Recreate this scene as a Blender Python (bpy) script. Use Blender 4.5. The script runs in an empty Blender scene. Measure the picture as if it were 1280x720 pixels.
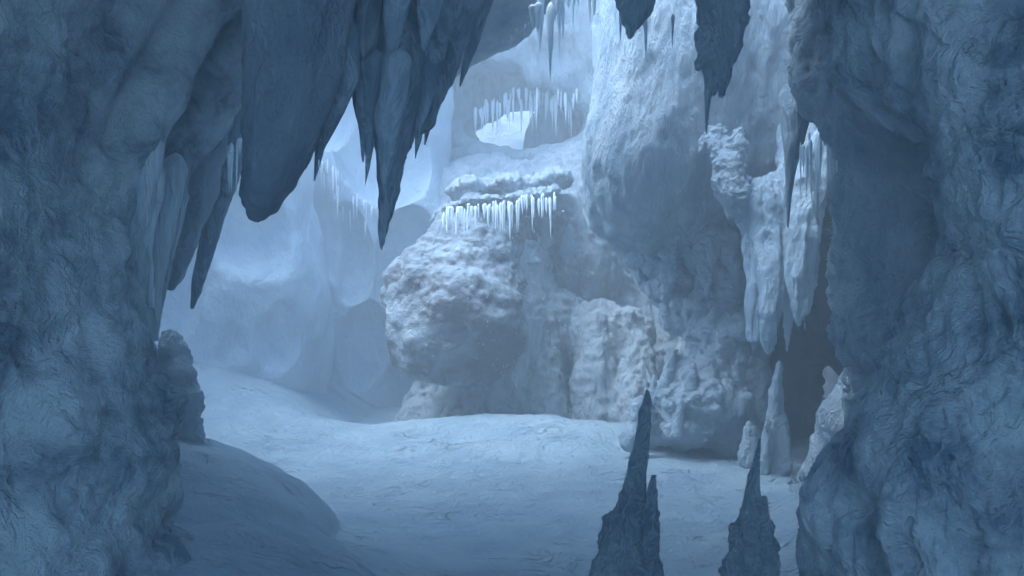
import bpy, math, random
import numpy as np
from mathutils import Vector, Matrix

R = math.radians
SC = bpy.context.scene
COL = SC.collection
F = 1109.0          # focal length in pixels of a 1280 px wide frame
CZ = 3.0            # eye height above the snow floor

# ------------------------------------------------------------------ camera
cam_d = bpy.data.cameras.new('camera')
cam = bpy.data.objects.new('camera', cam_d); COL.objects.link(cam)
cam.location = (0, 0, CZ); cam.rotation_euler = (R(90), 0, 0)
cam_d.sensor_width = 36; cam_d.lens = 36 * F / 1280; cam_d.clip_start = 0.05; cam_d.clip_end = 500
SC.camera = cam

# ------------------------------------------------------------------ light
SUN_EL, SUN_AZ = 60, -100      # high sun, from the left and a little behind the eye, falling through the roof opening
w = bpy.data.worlds.new('World'); SC.world = w; w.use_nodes = True
nt = w.node_tree
bg = nt.nodes['Background']
sky = nt.nodes.new('ShaderNodeTexSky'); sky.sky_type = 'NISHITA'; sky.sun_disc = False
sky.sun_elevation = R(SUN_EL); sky.sun_rotation = R(SUN_AZ); sky.air_density = 1.0; sky.dust_density = 0.6; sky.ozone_density = 2.0
nt.links.new(sky.outputs[0], bg.inputs[0]); bg.inputs[1].default_value = 0.15
sd = bpy.data.lights.new('sun', 'SUN'); sd.energy = 2.4; sd.angle = R(50); sd.color = (1.0, 0.98, 0.95)
so = bpy.data.objects.new('sun', sd); COL.objects.link(so)
az, el = R(SUN_AZ), R(SUN_EL)
to_sun = Vector((math.sin(az) * math.cos(el), math.cos(az) * math.cos(el), math.sin(el)))
so.rotation_euler = to_sun.to_track_quat('Z', 'Y').to_euler(); so.location = (0, 10, 30)
SC.view_settings.view_transform = 'Standard'; SC.view_settings.look = 'None'
SC.view_settings.gamma = 1; SC.view_settings.use_curve_mapping = False
SC.view_settings.exposure = 2.15
SC.view_settings.use_white_balance = True; SC.view_settings.white_balance_tint = -1; SC.view_settings.white_balance_temperature = 5350
SC.render.engine = 'CYCLES'
cy = SC.cycles
cy.use_denoising = True
cy.max_bounces = 8; cy.diffuse_bounces = 5; cy.glossy_bounces = 2; cy.transmission_bounces = 3; cy.volume_bounces = 1
cy.use_adaptive_sampling = True; cy.adaptive_threshold = 0.02
cy.sample_clamp_indirect = 4
cy.volume_step_rate = 1

# ------------------------------------------------------------------ noise
_rng = np.random.RandomState(11)
NT = _rng.rand(32, 32, 32).astype(np.float32) * 2 - 1
def vnoise(P):
    P = P + np.float32(1000.37)
    I = np.floor(P).astype(np.int32); f = (P - I).astype(np.float32); f = f * f * (3 - 2 * f)
    I &= 31; J = (I + 1) & 31
    x0, y0, z0 = I.T; x1, y1, z1 = J.T; fx, fy, fz = f.T
    a = NT[x0, y0, z0] * (1 - fx) + NT[x1, y0, z0] * fx
    b = NT[x0, y1, z0] * (1 - fx) + NT[x1, y1, z0] * fx
    c = NT[x0, y0, z1] * (1 - fx) + NT[x1, y0, z1] * fx
    d = NT[x0, y1, z1] * (1 - fx) + NT[x1, y1, z1] * fx
    return (a * (1 - fy) + b * fy) * (1 - fz) + (c * (1 - fy) + d * fy) * fz
ROT = np.array([[0.36, 0.48, -0.8], [-0.8, 0.6, 0], [0.48, 0.64, 0.6]], np.float32)
def fbm(P, oc=3, kind='f', rough=0.5):
    P = P.astype(np.float32); s = 0; a = 1.0; t = 0
    for i in range(oc):
        n = vnoise(P)
        if kind == 'b': n = np.abs(n) * 2 - 0.6         # billows: rounded lumps, sharp creases
        elif kind == 'r': n = 0.6 - np.abs(n) * 2       # ridges
        s = s + a * n; t += a; a *= rough
        P = (P @ ROT.T) * 2.03 + 7.1
    return s / t

# ------------------------------------------------------------------ signed distance shapes
def P3(px, py, d): return np.array([(px - 640) / F * d, d, CZ - (py - 360) / F * d], np.float32)
def E(px, py, d, rx, ry, rd, rot=0):                     # ellipsoid, radii rx ry in px, rd in metres
    c = P3(px, py, d); r = np.array([rx * d / F, rd, ry * d / F]); a = R(rot); ca, sa = math.cos(a), math.sin(a)
    def f(X, Y, Z):
        x, y, z = X - c[0], Y - c[1], Z - c[2]
        if rot: x, z = x * ca + z * sa, -x * sa + z * ca
        k0 = np.sqrt((x / r[0])**2 + (y / r[1])**2 + (z / r[2])**2)
        k1 = np.sqrt((x / r[0]**2)**2 + (y / r[1]**2)**2 + (z / r[2]**2)**2) + 1e-6
        return k0 * (k0 - 1) / k1
    return f
def CH(*pts, fy=1.0):                                     # chain of round cones, (px, py, d, r px)
    Q = [(P3(p[0], p[1], p[2]), p[3] * p[2] / F) for p in pts]
    def f(X, Y, Z):
        out = None
        for (a, ra), (b, rb) in zip(Q[:-1], Q[1:]):
            ab = b - a; L = float(ab @ ab) + 1e-9
            t = np.clip(((X - a[0]) * ab[0] + (Y - a[1]) * ab[1] + (Z - a[2]) * ab[2]) / L, 0, 1)
            d = np.sqrt((X - a[0] - t * ab[0])**2 + ((Y - a[1] - t * ab[1]) / fy)**2 + (Z - a[2] - t * ab[2])**2) - (ra + (rb - ra) * t)
            out = d if out is None else np.minimum(out, d)
        return out
    return f
def PO(pts, d, T, W, ax=0.0, az=0.0, c=None):             # thick rounded form with a traced outline, ax/az tilt its depth
    V = [((p[0] - 640) / F * d, CZ - (p[1] - 360) / F * d) for p in pts]
    if c is None: c = (sum(v[0] for v in V) / len(V), sum(v[1] for v in V) / len(V))
    else: c = ((c[0] - 640) / F * d, CZ - (c[1] - 360) / F * d)
    W = W * d / F
    def f(X, Y, Z):
        # the outline belongs to the tilted sheet: bring each point back to the sheet's reference distance
        yc = d + ax * (X - c[0]) + az * (Z - c[1])
        yc = np.clip(yc, 0.3 * d, 2.5 * d)
        x = X * d / yc; z = CZ + (Z - CZ) * d / yc
        best = np.full(X.shape, 1e9, np.float32); ins = np.zeros(X.shape, bool)
        n = len(V)
        for i in range(n):
            x0, z0 = V[i]; x1, z1 = V[(i + 1) % n]; ex, ez = x1 - x0, z1 - z0
            t = np.clip(((x - x0) * ex + (z - z0) * ez) / (ex * ex + ez * ez + 1e-9), 0, 1)
            best = np.minimum(best, (x - x0 - t * ex)**2 + (z - z0 - t * ez)**2)
            if z0 != z1:
                m = ((z0 > z) != (z1 > z)) & (x < ex * (z - z0) / ez + x0); ins ^= m
        s = np.sqrt(best); s = np.where(ins, -s, s)
        e = np.maximum(1 + s / W, 0); q = (Y - yc) / T
        return (np.sqrt(e * e + q * q) - 1) * min(W, T)
    return f
def SM(k, *fs):                                           # smooth union
    def f(X, Y, Z):
        o = fs[0](X, Y, Z)
        for g in fs[1:]:
            b = g(X, Y, Z); h = np.clip(0.5 + 0.5 * (b - o) / k, 0, 1)
            o = b * (1 - h) + o * h - k * h * (1 - h)
        return o
    return f
def SUB(k, a, *bs):                                       # smooth cut
    def f(X, Y, Z):
        o = a(X, Y, Z)
        for g in bs:
            b = -g(X, Y, Z); h = np.clip(0.5 - 0.5 * (b - o) / k, 0, 1)
            o = b * (1 - h) + o * h + k * h * (1 - h)
        return o
    return f

def surface_nets(V, ax):
    s = V < 0
    c = np.zeros(tuple(n - 1 for n in V.shape), np.uint8)
    sl = (slice(None, -1), slice(1, None))
    for i in (0, 1):
        for j in (0, 1):
            for k in (0, 1): c += s[sl[i], sl[j], sl[k]]
    act = np.argwhere((c > 0) & (c < 8)).astype(np.int32)
    idx = np.full(c.shape, -1, np.int32); idx[tuple(act.T)] = np.arange(len(act))
    acc = np.zeros((len(act), 3), np.float32); cnt = np.zeros(len(act), np.float32)
    cor = [(i, j, k) for i in (0, 1) for j in (0, 1) for k in (0, 1)]
    val = {q: V[act[:, 0] + q[0], act[:, 1] + q[1], act[:, 2] + q[2]] for q in cor}
    for a in cor:
        for m in range(3):
            if a[m]: continue
            b = list(a); b[m] = 1; b = tuple(b)
            va, vb = val[a], val[b]; msk = (va < 0) != (vb < 0)
            t = np.where(msk, va / np.where(msk, va - vb, 1), 0)
            p = np.array(a, np.float32)[None].repeat(len(act), 0); p[:, m] = t
            acc += p * msk[:, None]; cnt += msk
    pos = act + acc / cnt[:, None]
    W = np.stack([np.interp(pos[:, m], np.arange(len(ax[m])), ax[m]) for m in range(3)], 1)
    quads = []
    for m in range(3):
        o1, o2 = (m + 1) % 3, (m + 2) % 3
        lo = [slice(None)] * 3; hi = [slice(None)] * 3; lo[m] = slice(None, -1); hi[m] = slice(1, None)
        e = np.argwhere(s[tuple(lo)] != s[tuple(hi)])
        e = e[(e[:, o1] > 0) & (e[:, o2] > 0) & (e[:, o1] < V.shape[o1] - 1) & (e[:, o2] < V.shape[o2] - 1)]
        fl = s[tuple(e.T)]
        def cell(d1, d2):
            q = e.copy(); q[:, o1] += d1; q[:, o2] += d2; return idx[tuple(q.T)]
        Q = np.stack([cell(-1, -1), cell(0, -1), cell(0, 0), cell(-1, 0)], 1)
        Q[~fl] = Q[~fl][:, ::-1]
        quads.append(Q)
    return W, np.concatenate(quads)

def vert_normals(V, Q):
    n = np.cross(V[Q[:, 2]] - V[Q[:, 0]], V[Q[:, 3]] - V[Q[:, 1]])
    N = np.zeros_like(V)
    for k in range(4):
        for m in range(3): N[:, m] += np.bincount(Q[:, k], n[:, m], len(V))
    return N / (np.linalg.norm(N, axis=1)[:, None] + 1e-12)

def mesh_from(name, V, Q, smooth=True):
    me = bpy.data.meshes.new(name); k = Q.shape[1]
    me.vertices.add(len(V)); me.vertices.foreach_set('co', V.astype(np.float32).ravel())
    me.loops.add(Q.size); me.loops.foreach_set('vertex_index', Q.astype(np.int32).ravel())
    me.polygons.add(len(Q)); me.polygons.foreach_set('loop_start', np.arange(0, Q.size, k, dtype=np.int32))
    me.update(calc_edges=True)
    if smooth: me.polygons.foreach_set('use_smooth', np.ones(len(Q), bool))
    me.validate(); return me

def sculpt(f, box, step=3.0, disp=(), warp=None, dstep=None):
    """mesh the zero set of f inside box = (px0, px1, py0, py1, d0, d1); cells keep a constant apparent size"""
    px0, px1, py0, py1, d0, d1 = box
    U = np.arange(px0, px1 + step, step); Vv = np.arange(-py1, -py0 + step, step)
    ds = (dstep or step * 1.5) / F
    D = d0 * (1 + ds) ** np.arange(0, math.ceil(math.log(d1 / d0) / math.log(1 + ds)) + 1)
    u, d, v = np.meshgrid(U, D, Vv, indexing='ij', sparse=True)
    X = ((u - 640) / F * d).astype(np.float32); Z = (CZ + (v + 360) / F * d).astype(np.float32)
    X, Y, Z = np.broadcast_arrays(X, d.astype(np.float32), Z)
    G = f(X, Y, Z).astype(np.float32)
    for sl in ((0,), (-1,)):                                # close the form where the box ends
        i = sl[0]
        G[i] = np.maximum(G[i], .01); G[:, i] = np.maximum(G[:, i], .01); G[:, :, i] = np.maximum(G[:, :, i], .01)
    W, Q = surface_nets(G, (U, D, Vv))
    V = np.stack([(W[:, 0] - 640) / F * W[:, 1], W[:, 1], CZ + (W[:, 2] + 360) / F * W[:, 1]], 1).astype(np.float32)
    return displace(V, Q, disp), Q
def displace(V, Q, disp):
    for (amp, scale, kind, oc) in disp:
        N = vert_normals(V, Q)
        sc = np.array(scale if isinstance(scale, (tuple, list)) else (scale,) * 3, np.float32)
        V = V + N * (amp * fbm(V / sc, oc, kind))[:, None]
    return V.astype(np.float32)

# ------------------------------------------------------------------ objects
def tag(o, label=None, cat=None, group=None, kind=None):
    if label: o['label'] = label
    if cat: o['category'] = cat
    if group: o['group'] = group
    if kind: o['kind'] = kind
    return o
def obj(name, V, Q, mat, parent=None, base=None, smooth=True):
    if parent is not None: base = np.array(parent.matrix_basis.translation)
    elif base is None: base = np.array([V[:, 0].mean(), V[:, 1].mean(), V[:, 2].min()])
    me = mesh_from(name, V - np.asarray(base, np.float32), Q, smooth)
    o = bpy.data.objects.new(name, me); COL.objects.link(o); me.materials.append(mat)
    if parent is not None: o.parent = parent
    else: o.location = [float(b) for b in base]
    return o
def thing(name, label, cat, px, py, d, group=None):
    o = bpy.data.objects.new(name, None); COL.objects.link(o); o.location = [float(c) for c in P3(px, py, d)]
    o.empty_display_size = .2
    return tag(o, label, cat, group)
def form(name, f, box, mat, step=3.0, disp=(), parent=None, **kw):
    V, Q = sculpt(f, box, step, disp)
    o = obj(name, V, Q, mat, parent)
    return tag(o, **kw)

def lathe(pts, nseg=20, rings=48, wob=.12, flute=0, seed=0, lumps=.0, lump_scale=.1, flat=1.0, cap=True):
    """tapered body along points (px, py, d, r px) with uneven girth, flutes and knobs"""
    C = np.array([P3(p[0], p[1], p[2]) for p in pts], np.float64); r = np.array([p[3] * p[2] / F for p in pts])
    L = np.concatenate([[0], np.cumsum(np.linalg.norm(np.diff(C, axis=0), axis=1))])
    t = np.linspace(0, L[-1], rings)
    c = np.stack([np.interp(t, L, C[:, m]) for m in range(3)], 1); rr = np.interp(t, L, r)
    for _ in range(max(1, rings // 24)):
        c[1:-1] = (c[:-2] + c[1:-1] * 2 + c[2:]) / 4; rr[1:-1] = (rr[:-2] + rr[1:-1] * 2 + rr[2:]) / 4
    tt = np.linspace(0, 1, rings); rr = rr * np.sqrt(np.clip(tt / .10, 0.02, 1)) if cap else rr
    ang = np.linspace(0, 2 * math.pi, nseg, endpoint=False)
    V = np.zeros((rings, nseg, 3))
    V[:, :, 0] = c[:, None, 0] + np.cos(ang)[None] * rr[:, None]
    V[:, :, 1] = c[:, None, 1] + np.sin(ang)[None] * rr[:, None] * flat
    V[:, :, 2] = c[:, None, 2]
    sc = rr.max() + 1e-6
    P = V.reshape(-1, 3)
    n = fbm((P / [sc * 1.2, sc * 1.2, sc * 4] + seed * 3.7).astype(np.float32), 2).reshape(rings, nseg)
    g = 1 + wob * 1.5 * n
    if flute: g = g * (1 + .10 * np.cos(ang * flute + 3 * n)[None].reshape(rings, nseg) if n.ndim == 2 else g)
    if lumps: g = g + lumps / (rr[:, None] + .02) * np.maximum(0, fbm((P / lump_scale + seed).astype(np.float32), 3, 'b')).reshape(rings, nseg)
    V[:, :, 0] = c[:, None, 0] + (V[:, :, 0] - c[:, None, 0]) * g; V[:, :, 1] = c[:, None, 1] + (V[:, :, 1] - c[:, None, 1]) * g
    V = V.reshape(-1, 3); i = np.arange(rings - 1)[:, None] * nseg; j = np.arange(nseg)[None]; k = (j + 1) % nseg
    Q = np.stack([(i + j).ravel(), (i + k).ravel(), (i + nseg + k).ravel(), (i + nseg + j).ravel()], 1)
    top = len(V); V = np.concatenate([V, c[:1], c[-1:]])
    a = np.arange(nseg); b = (a + 1) % nseg; o = (rings - 1) * nseg
    caps = np.concatenate([np.stack([np.full(nseg, top), b, a, a], 1), np.stack([np.full(nseg, top + 1), o + a, o + b, o + b], 1)])
    T = caps[:, :3]
    # quads only: a cap fan is written as triangles split off
    Q3 = np.concatenate([Q[:, [0, 1, 2]], Q[:, [0, 2, 3]], T])
    if c[0, 2] > c[-1, 2]: pass
    else: Q3 = Q3[:, ::-1]
    Q3 = Q3[:, ::-1]
    return V.astype(np.float32), Q3

# ------------------------------------------------------------------ materials
def ice(name, c1, c2, scale=1.0, bump=.5, rough=.6, fine=30, stretch=(1, 1, 1), span=.15, dirt=None, dirt_amt=.0, dirt_scale=.5, trans=0.0, spark=.0, bd=.02, cov=.5, vein=0.0, vs=3.0, up=0, dpos=.5):
    m = bpy.data.materials.new(name); m.use_nodes = True; n = m.node_tree; N = n.nodes; Lk = n.links.new
    b = N['Principled BSDF']
    tc = N.new('ShaderNodeNewGeometry'); mp = N.new('ShaderNodeMapping'); Lk(tc.outputs['Position'], mp.inputs[0])
    mp.inputs['Scale'].default_value = [s * scale for s in stretch]
    n1 = N.new('ShaderNodeTexNoise'); n1.inputs['Scale'].default_value = 1.6; n1.inputs['Detail'].default_value = 8; n1.inputs['Roughness'].default_value = .6
    n2 = N.new('ShaderNodeTexNoise'); n2.inputs['Scale'].default_value = fine; n2.inputs['Detail'].default_value = 8; n2.inputs['Roughness'].default_value = .72
    n3 = N.new('ShaderNodeTexNoise'); n3.inputs['Scale'].default_value = fine * .22; n3.inputs['Detail'].default_value = 6; n3.inputs['Roughness'].default_value = .6; n3.inputs['Distortion'].default_value = .6
    for q in (n1, n2, n3): Lk(mp.outputs[0], q.inputs['Vector'])
    rp = N.new('ShaderNodeValToRGB'); rp.color_ramp.elements[0].position = cov - span; rp.color_ramp.elements[1].position = cov + span
    rp.color_ramp.elements[0].color = (*c2, 1); rp.color_ramp.elements[1].color = (*c1, 1)
    Lk(n1.outputs[0], rp.inputs[0]); colr = rp.outputs[0]
    if dirt:
        nd = N.new('ShaderNodeTexNoise'); nd.inputs['Scale'].default_value = dirt_scale; nd.inputs['Detail'].default_value = 10; nd.inputs['Roughness'].default_value = .65; nd.inputs['Distortion'].default_value = .4
        Lk(mp.outputs[0], nd.inputs['Vector'])
        rd = N.new('ShaderNodeValToRGB'); rd.color_ramp.elements[0].position = dpos; rd.color_ramp.elements[1].position = dpos + .14
        rd.color_ramp.elements[0].color = (0, 0, 0, 1); rd.color_ramp.elements[1].color = (dirt_amt,) * 3 + (1,)
        Lk(nd.outputs[0], rd.inputs[0])
        dm = rd.outputs[0]
        if up:                                        # frost settles on what faces up and leaves the rest bare
            sx = N.new('ShaderNodeSeparateXYZ'); Lk(tc.outputs['Normal'], sx.inputs[0])
            ur = N.new('ShaderNodeMapRange'); ur.inputs['From Min'].default_value = .8; ur.inputs['From Max'].default_value = .0; Lk(sx.outputs[2], ur.inputs[0])
            um = N.new('ShaderNodeMath'); um.operation = 'MULTIPLY'; Lk(dm, um.inputs[0]); Lk(ur.outputs[0], um.inputs[1]); dm = um.outputs[0]
        mx = N.new('ShaderNodeMix'); mx.data_type = 'RGBA'; Lk(dm, mx.inputs[0]); Lk(colr, mx.inputs[6]); mx.inputs[7].default_value = (*dirt, 1); colr = mx.outputs[2]
    hsrc = None
    if vein:                                      # wispy ridges of hoar frost, paler and raised
        nv = N.new('ShaderNodeTexNoise'); nv.inputs['Scale'].default_value = vs; nv.inputs['Detail'].default_value = 6; nv.inputs['Roughness'].default_value = .62; nv.inputs['Distortion'].default_value = .9
        Lk(mp.outputs[0], nv.inputs['Vector'])
        rv = N.new('ShaderNodeValToRGB'); e = rv.color_ramp.elements; e[0].position = .43; e[0].color = (0, 0, 0, 1); e[1].position = .50; e[1].color = (vein,) * 3 + (1,)
        q = e.new(.57); q.color = (0, 0, 0, 1)
        Lk(nv.outputs[0], rv.inputs[0]); hsrc = rv.outputs[0]
        mv = N.new('ShaderNodeMix'); mv.data_type = 'RGBA'; Lk(hsrc, mv.inputs[0]); Lk(colr, mv.inputs[6]); mv.inputs[7].default_value = (.72, .80, .88, 1); colr = mv.outputs[2]
    Lk(colr, b.inputs['Base Color'])
    ad = N.new('ShaderNodeMath'); ad.operation = 'MULTIPLY_ADD'; Lk(n3.outputs[0], ad.inputs[0]); ad.inputs[1].default_value = 2.2; Lk(n2.outputs[0], ad.inputs[2])
    if hsrc:
        a2 = N.new('ShaderNodeMath'); a2.operation = 'MULTIPLY_ADD'; Lk(hsrc, a2.inputs[0]); a2.inputs[1].default_value = 1.6; Lk(ad.outputs[0], a2.inputs[2]); ad = a2
    bp = N.new('ShaderNodeBump'); bp.inputs['Strength'].default_value = bump; bp.inputs['Distance'].default_value = bd
    Lk(ad.outputs[0], bp.inputs['Height']); Lk(bp.outputs[0], b.inputs['Normal'])
    rr = N.new('ShaderNodeMapRange'); rr.inputs['From Min'].default_value = .35; rr.inputs['From Max'].default_value = .65
    rr.inputs['To Min'].default_value = max(.05, rough - .15); rr.inputs['To Max'].default_value = min(1, rough + .15)
    Lk(n2.outputs[0], rr.inputs[0]); Lk(rr.outputs[0], b.inputs['Roughness'])
    b.inputs['IOR'].default_value = 1.31
    if trans: b.inputs['Transmission Weight'].default_value = trans
    return m
BLUE = (.58, .66, .76); DEEP = (.42, .50, .62)
M_wall = ice('frosted_wall_ice', (.76, .84, .91), (.42, .54, .67), 1, 1, .6, 24, bd=.14, cov=.48, vein=.25, vs=1.8)
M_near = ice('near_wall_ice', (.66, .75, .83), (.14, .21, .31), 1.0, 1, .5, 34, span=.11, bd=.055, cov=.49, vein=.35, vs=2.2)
M_fur = ice('hoar_frost_wall', (.70, .79, .87), (.48, .59, .70), .8, 1, .75, 18, (1.4, 1, .45), bd=.24, span=.1)
M_smooth = ice('smooth_blue_ice', (.60, .70, .79), (.46, .56, .68), .7, .8, .5, 12, (1, 1, .6), bd=.12)
M_rock = ice('frost_over_rock', (.68, .76, .83), (.50, .57, .65), .55, 1, .75, 20, (1.2, 1, .5), dirt=(.20, .165, .185), dirt_amt=.75, dirt_scale=1.6, bd=.17, up=1, dpos=.46)
M_boul = ice('frosted_boulder', (.66, .74, .82), (.38, .43, .50), .6, 1, .75, 18, dirt=(.12, .088, .10), dirt_amt=.85, dirt_scale=1.0, bd=.17, up=1, dpos=.40)
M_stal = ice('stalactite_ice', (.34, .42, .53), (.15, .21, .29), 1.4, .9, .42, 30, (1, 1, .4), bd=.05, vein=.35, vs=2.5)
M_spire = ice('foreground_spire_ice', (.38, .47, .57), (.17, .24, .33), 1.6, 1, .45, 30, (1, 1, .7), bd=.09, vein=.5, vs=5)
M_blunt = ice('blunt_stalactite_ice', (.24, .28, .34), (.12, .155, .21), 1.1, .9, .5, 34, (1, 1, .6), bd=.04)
M_drape = ice('drapery_ice', (.74, .82, .88), (.34, .44, .56), 1.6, .8, .3, 20, (1, 1, .15), bd=.04, vein=.8, vs=3)
M_curt = ice('curtain_ice', (.60, .70, .80), (.42, .52, .64), 1.2, 1, .5, 20, (1, 1, .3), bd=.08)
M_knob = ice('knobbly_frost', (.62, .71, .81), (.46, .55, .66), 1.2, 1, .7, 18, bd=.11)
M_snow = ice('packed_snow', (.46, .565, .65), (.37, .47, .57), .6, 1, .75, 30, bd=.08, span=.1)
M_snow_glow = ice('painted_glow_snow', (.86, .89, .92), (.80, .84, .88), .5, .6, .8, 14, bd=.08)  # brighter copy of the snow: the opening's glow is put into its colour
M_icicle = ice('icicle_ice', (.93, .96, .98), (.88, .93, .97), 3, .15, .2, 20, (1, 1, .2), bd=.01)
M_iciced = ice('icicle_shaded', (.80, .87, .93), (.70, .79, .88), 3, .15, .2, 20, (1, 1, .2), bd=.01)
M_dark = ice('shade_dark_rock', (.08, .09, .12), (.04, .05, .07), 1, .8, .7, 12, bd=.08)  # rock inside the passage, darkness of the recess painted into it
M_dark2 = ice('passage_shade_ice', (.022, .028, .04), (.01, .012, .018), 1, .8, .6, 14, (1, 1, .3), bd=.08, cov=.5)  # passage walls, near black: shade is put into the colour
def ripples(m):                                  # wind crusts: short curved ridges in the snow
    n = m.node_tree; N = n.nodes; Lk = n.links.new; b = N['Principled BSDF']
    g = N.new('ShaderNodeNewGeometry'); mp = N.new('ShaderNodeMapping'); Lk(g.outputs['Position'], mp.inputs[0]); mp.inputs['Scale'].default_value = (.8, 1.5, .7)
    a = N.new('ShaderNodeTexNoise'); a.inputs['Scale'].default_value = 1.5; a.inputs['Detail'].default_value = 3; a.inputs['Roughness'].default_value = .45; a.inputs['Distortion'].default_value = 1.1
    Lk(mp.outputs[0], a.inputs['Vector'])
    r = N.new('ShaderNodeValToRGB'); e = r.color_ramp.elements; e[0].position = .535; e[1].position = .565; e[0].color = (0, 0, 0, 1); e[1].color = (1, 1, 1, 1)
    q = e.new(.66); q.color = (0, 0, 0, 1)
    Lk(a.outputs[0], r.inputs[0])
    k = N.new('ShaderNodeTexNoise'); k.inputs['Scale'].default_value = .8; k.inputs['Detail'].default_value = 3; Lk(g.outputs['Position'], k.inputs['Vector'])
    kr = N.new('ShaderNodeMapRange'); kr.inputs['From Min'].default_value = .50; kr.inputs['From Max'].default_value = .66; Lk(k.outputs[0], kr.inputs[0])
    mu = N.new('ShaderNodeMath'); mu.operation = 'MULTIPLY'; Lk(r.outputs[0], mu.inputs[0]); Lk(kr.outputs[0], mu.inputs[1])
    bp = N.new('ShaderNodeBump'); bp.inputs['Strength'].default_value = .9; bp.inputs['Distance'].default_value = .10
    Lk(mu.outputs[0], bp.inputs['Height']); old = b.inputs['Normal'].links[0].from_socket; Lk(old, bp.inputs['Normal']); Lk(bp.outputs[0], b.inputs['Normal'])
ripples(M_snow)

# ------------------------------------------------------------------ ground
def ground_h(X, Y):
    P = np.stack([X, Y, np.zeros_like(X)], -1).reshape(-1, 3).astype(np.float32)
    h = .12 * fbm(P / 2.5, 3).reshape(X.shape) + .06 * fbm(P / [.8, .3, 1], 3, 'r').reshape(X.shape) + .022 * fbm(P / .25, 3, 'b').reshape(X.shape)
    sm = lambda a, b, t: (lambda q: q * q * (3 - 2 * q))(np.clip((t - a) / (b - a), 0, 1))
    h += 1.9 * sm(-2.0, -11, X) * sm(11, 20, Y)                 # rises into the back left
    h += .9 * sm(2.6, 5.0, X) * (1 - sm(10.5, 13.5, Y))          # bank under the right wall
    h += .36 * np.exp(-(((X - .1) / 2.7)**2 + ((Y - 18.2) / 1.6)**2) ** 1.5)   # the round drift in the chamber
    h -= .85 * sm(18.6, 21.5, Y) * sm(-6.0, -3.0, X)               # the floor dips towards the back wall
    def cap(cx, cy, rx, ry, hh, h, k):                            # snow heap melting into the floor
        q = 1 - ((X - cx) / rx)**2 - ((Y - cy) / ry)**2
        b = hh * np.sqrt(np.maximum(q, 0)) + np.minimum(q, 0) * .7 - .12 + .20 * fbm(P / 1.1, 4).reshape(X.shape) + .04 * fbm(P / [.5, .2, 1], 3, 'r').reshape(X.shape)
        t = np.clip(.5 + .5 * (b - h) / k, 0, 1); return b * t + h * (1 - t) + k * t * (1 - t)
    h = cap(-4.7, 10.0, 2.7, 2.4, 1.40, h, .85)
    h = cap(-4.4, 7.6, 3.3, 2.8, 1.1, h, .9)
    return h
u = np.concatenate([np.linspace(-2.2, -.62, 60)[:-1], np.linspace(-.62, .62, 420), np.linspace(.62, 2.2, 60)[1:]])
D = 1.5 * (60 / 1.5) ** np.linspace(0, 1, 620)
U, Dd = np.meshgrid(u, D, indexing='ij')
# sheet widens with distance; rows behind the camera are added as a plain border
X = U * (Dd + 3); Y = Dd - 0.0
H = ground_h(X, Y)
V = np.stack([X, Y, H], -1).reshape(-1, 3)
nu, nd = U.shape
i = np.arange(nu - 1)[:, None] * nd; j = np.arange(nd - 1)[None]
Q = np.stack([(i + j).ravel(), (i + nd + j).ravel(), (i + nd + j + 1).ravel(), (i + j + 1).ravel()], 1)
# border to the horizon and behind the eye
e0 = len(V)
V = np.concatenate([V, [[-400, -400, -.3], [400, -400, -.3], [400, 600, -.3], [-400, 600, -.3]]])
G = obj('ground', V, Q, M_snow, base=(0, 0, 0)); tag(G, kind='structure')
GB_V = np.array([[-400, -400, -.45], [400, -400, -.45], [400, 600, -.45], [-400, 600, -.45]]); 
gb = obj('terrain', GB_V, np.array([[0, 1, 2, 3]]), M_snow, base=(0, 0, 0)); tag(gb, kind='structure')

# ------------------------------------------------------------------ cave shell: the outer rock with its roof opening
def shell():
    ny, na = 150, 140
    ys = np.linspace(-7, 30.5, ny); an = np.linspace(R(-12), R(192), na)
    A, Yy = np.meshgrid(an, ys, indexing='ij')
    rx = 15 + 0 * Yy; rz = 9.5 + 2.5 * np.clip((Yy - 12) / 6, 0, 1)
    front = np.clip((Yy + 7) / 9, 0, 1); k = .68 + .32 * front
    ca, sa = np.cos(A), np.sin(A)
    X = np.sign(ca) * np.abs(ca)**.7 * rx * k; Z = np.sign(sa) * np.abs(sa)**.7 * rz * (.8 + .2 * front)
    V = np.stack([X, Yy, Z], -1).reshape(-1, 3)
    n = fbm((V / 3.5).astype(np.float32), 4)
    V = V * (1 + .09 * n[:, None] * np.array([1, 0, 1]))
    i = np.arange(na - 1)[:, None] * ny; j = np.arange(ny - 1)[None]
    Q = np.stack([(i + j).ravel(), (i + j + 1).ravel(), (i + ny + j + 1).ravel(), (i + ny + j).ravel()], 1)
    c = V[Q].mean(1)
    hx, hy = (c[:, 0] - ROOF[0]) / ROOF[2], (c[:, 1] - ROOF[1]) / ROOF[3]
    wob = .12 * fbm((c / 1.5).astype(np.float32), 2)
    keep = ~((c[:, 2] > 6) & (hx**2 + hy**2 + wob < 1))
    Q = Q[keep]
    o = obj('cave_ceiling', V, Q, M_wall, base=(0, 0, 0)); tag(o, kind='structure')
ROOF = (-1, 18.8, 9.8, 9.0)     # x, y, half width, half length of the opening in the roof
shell()

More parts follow.
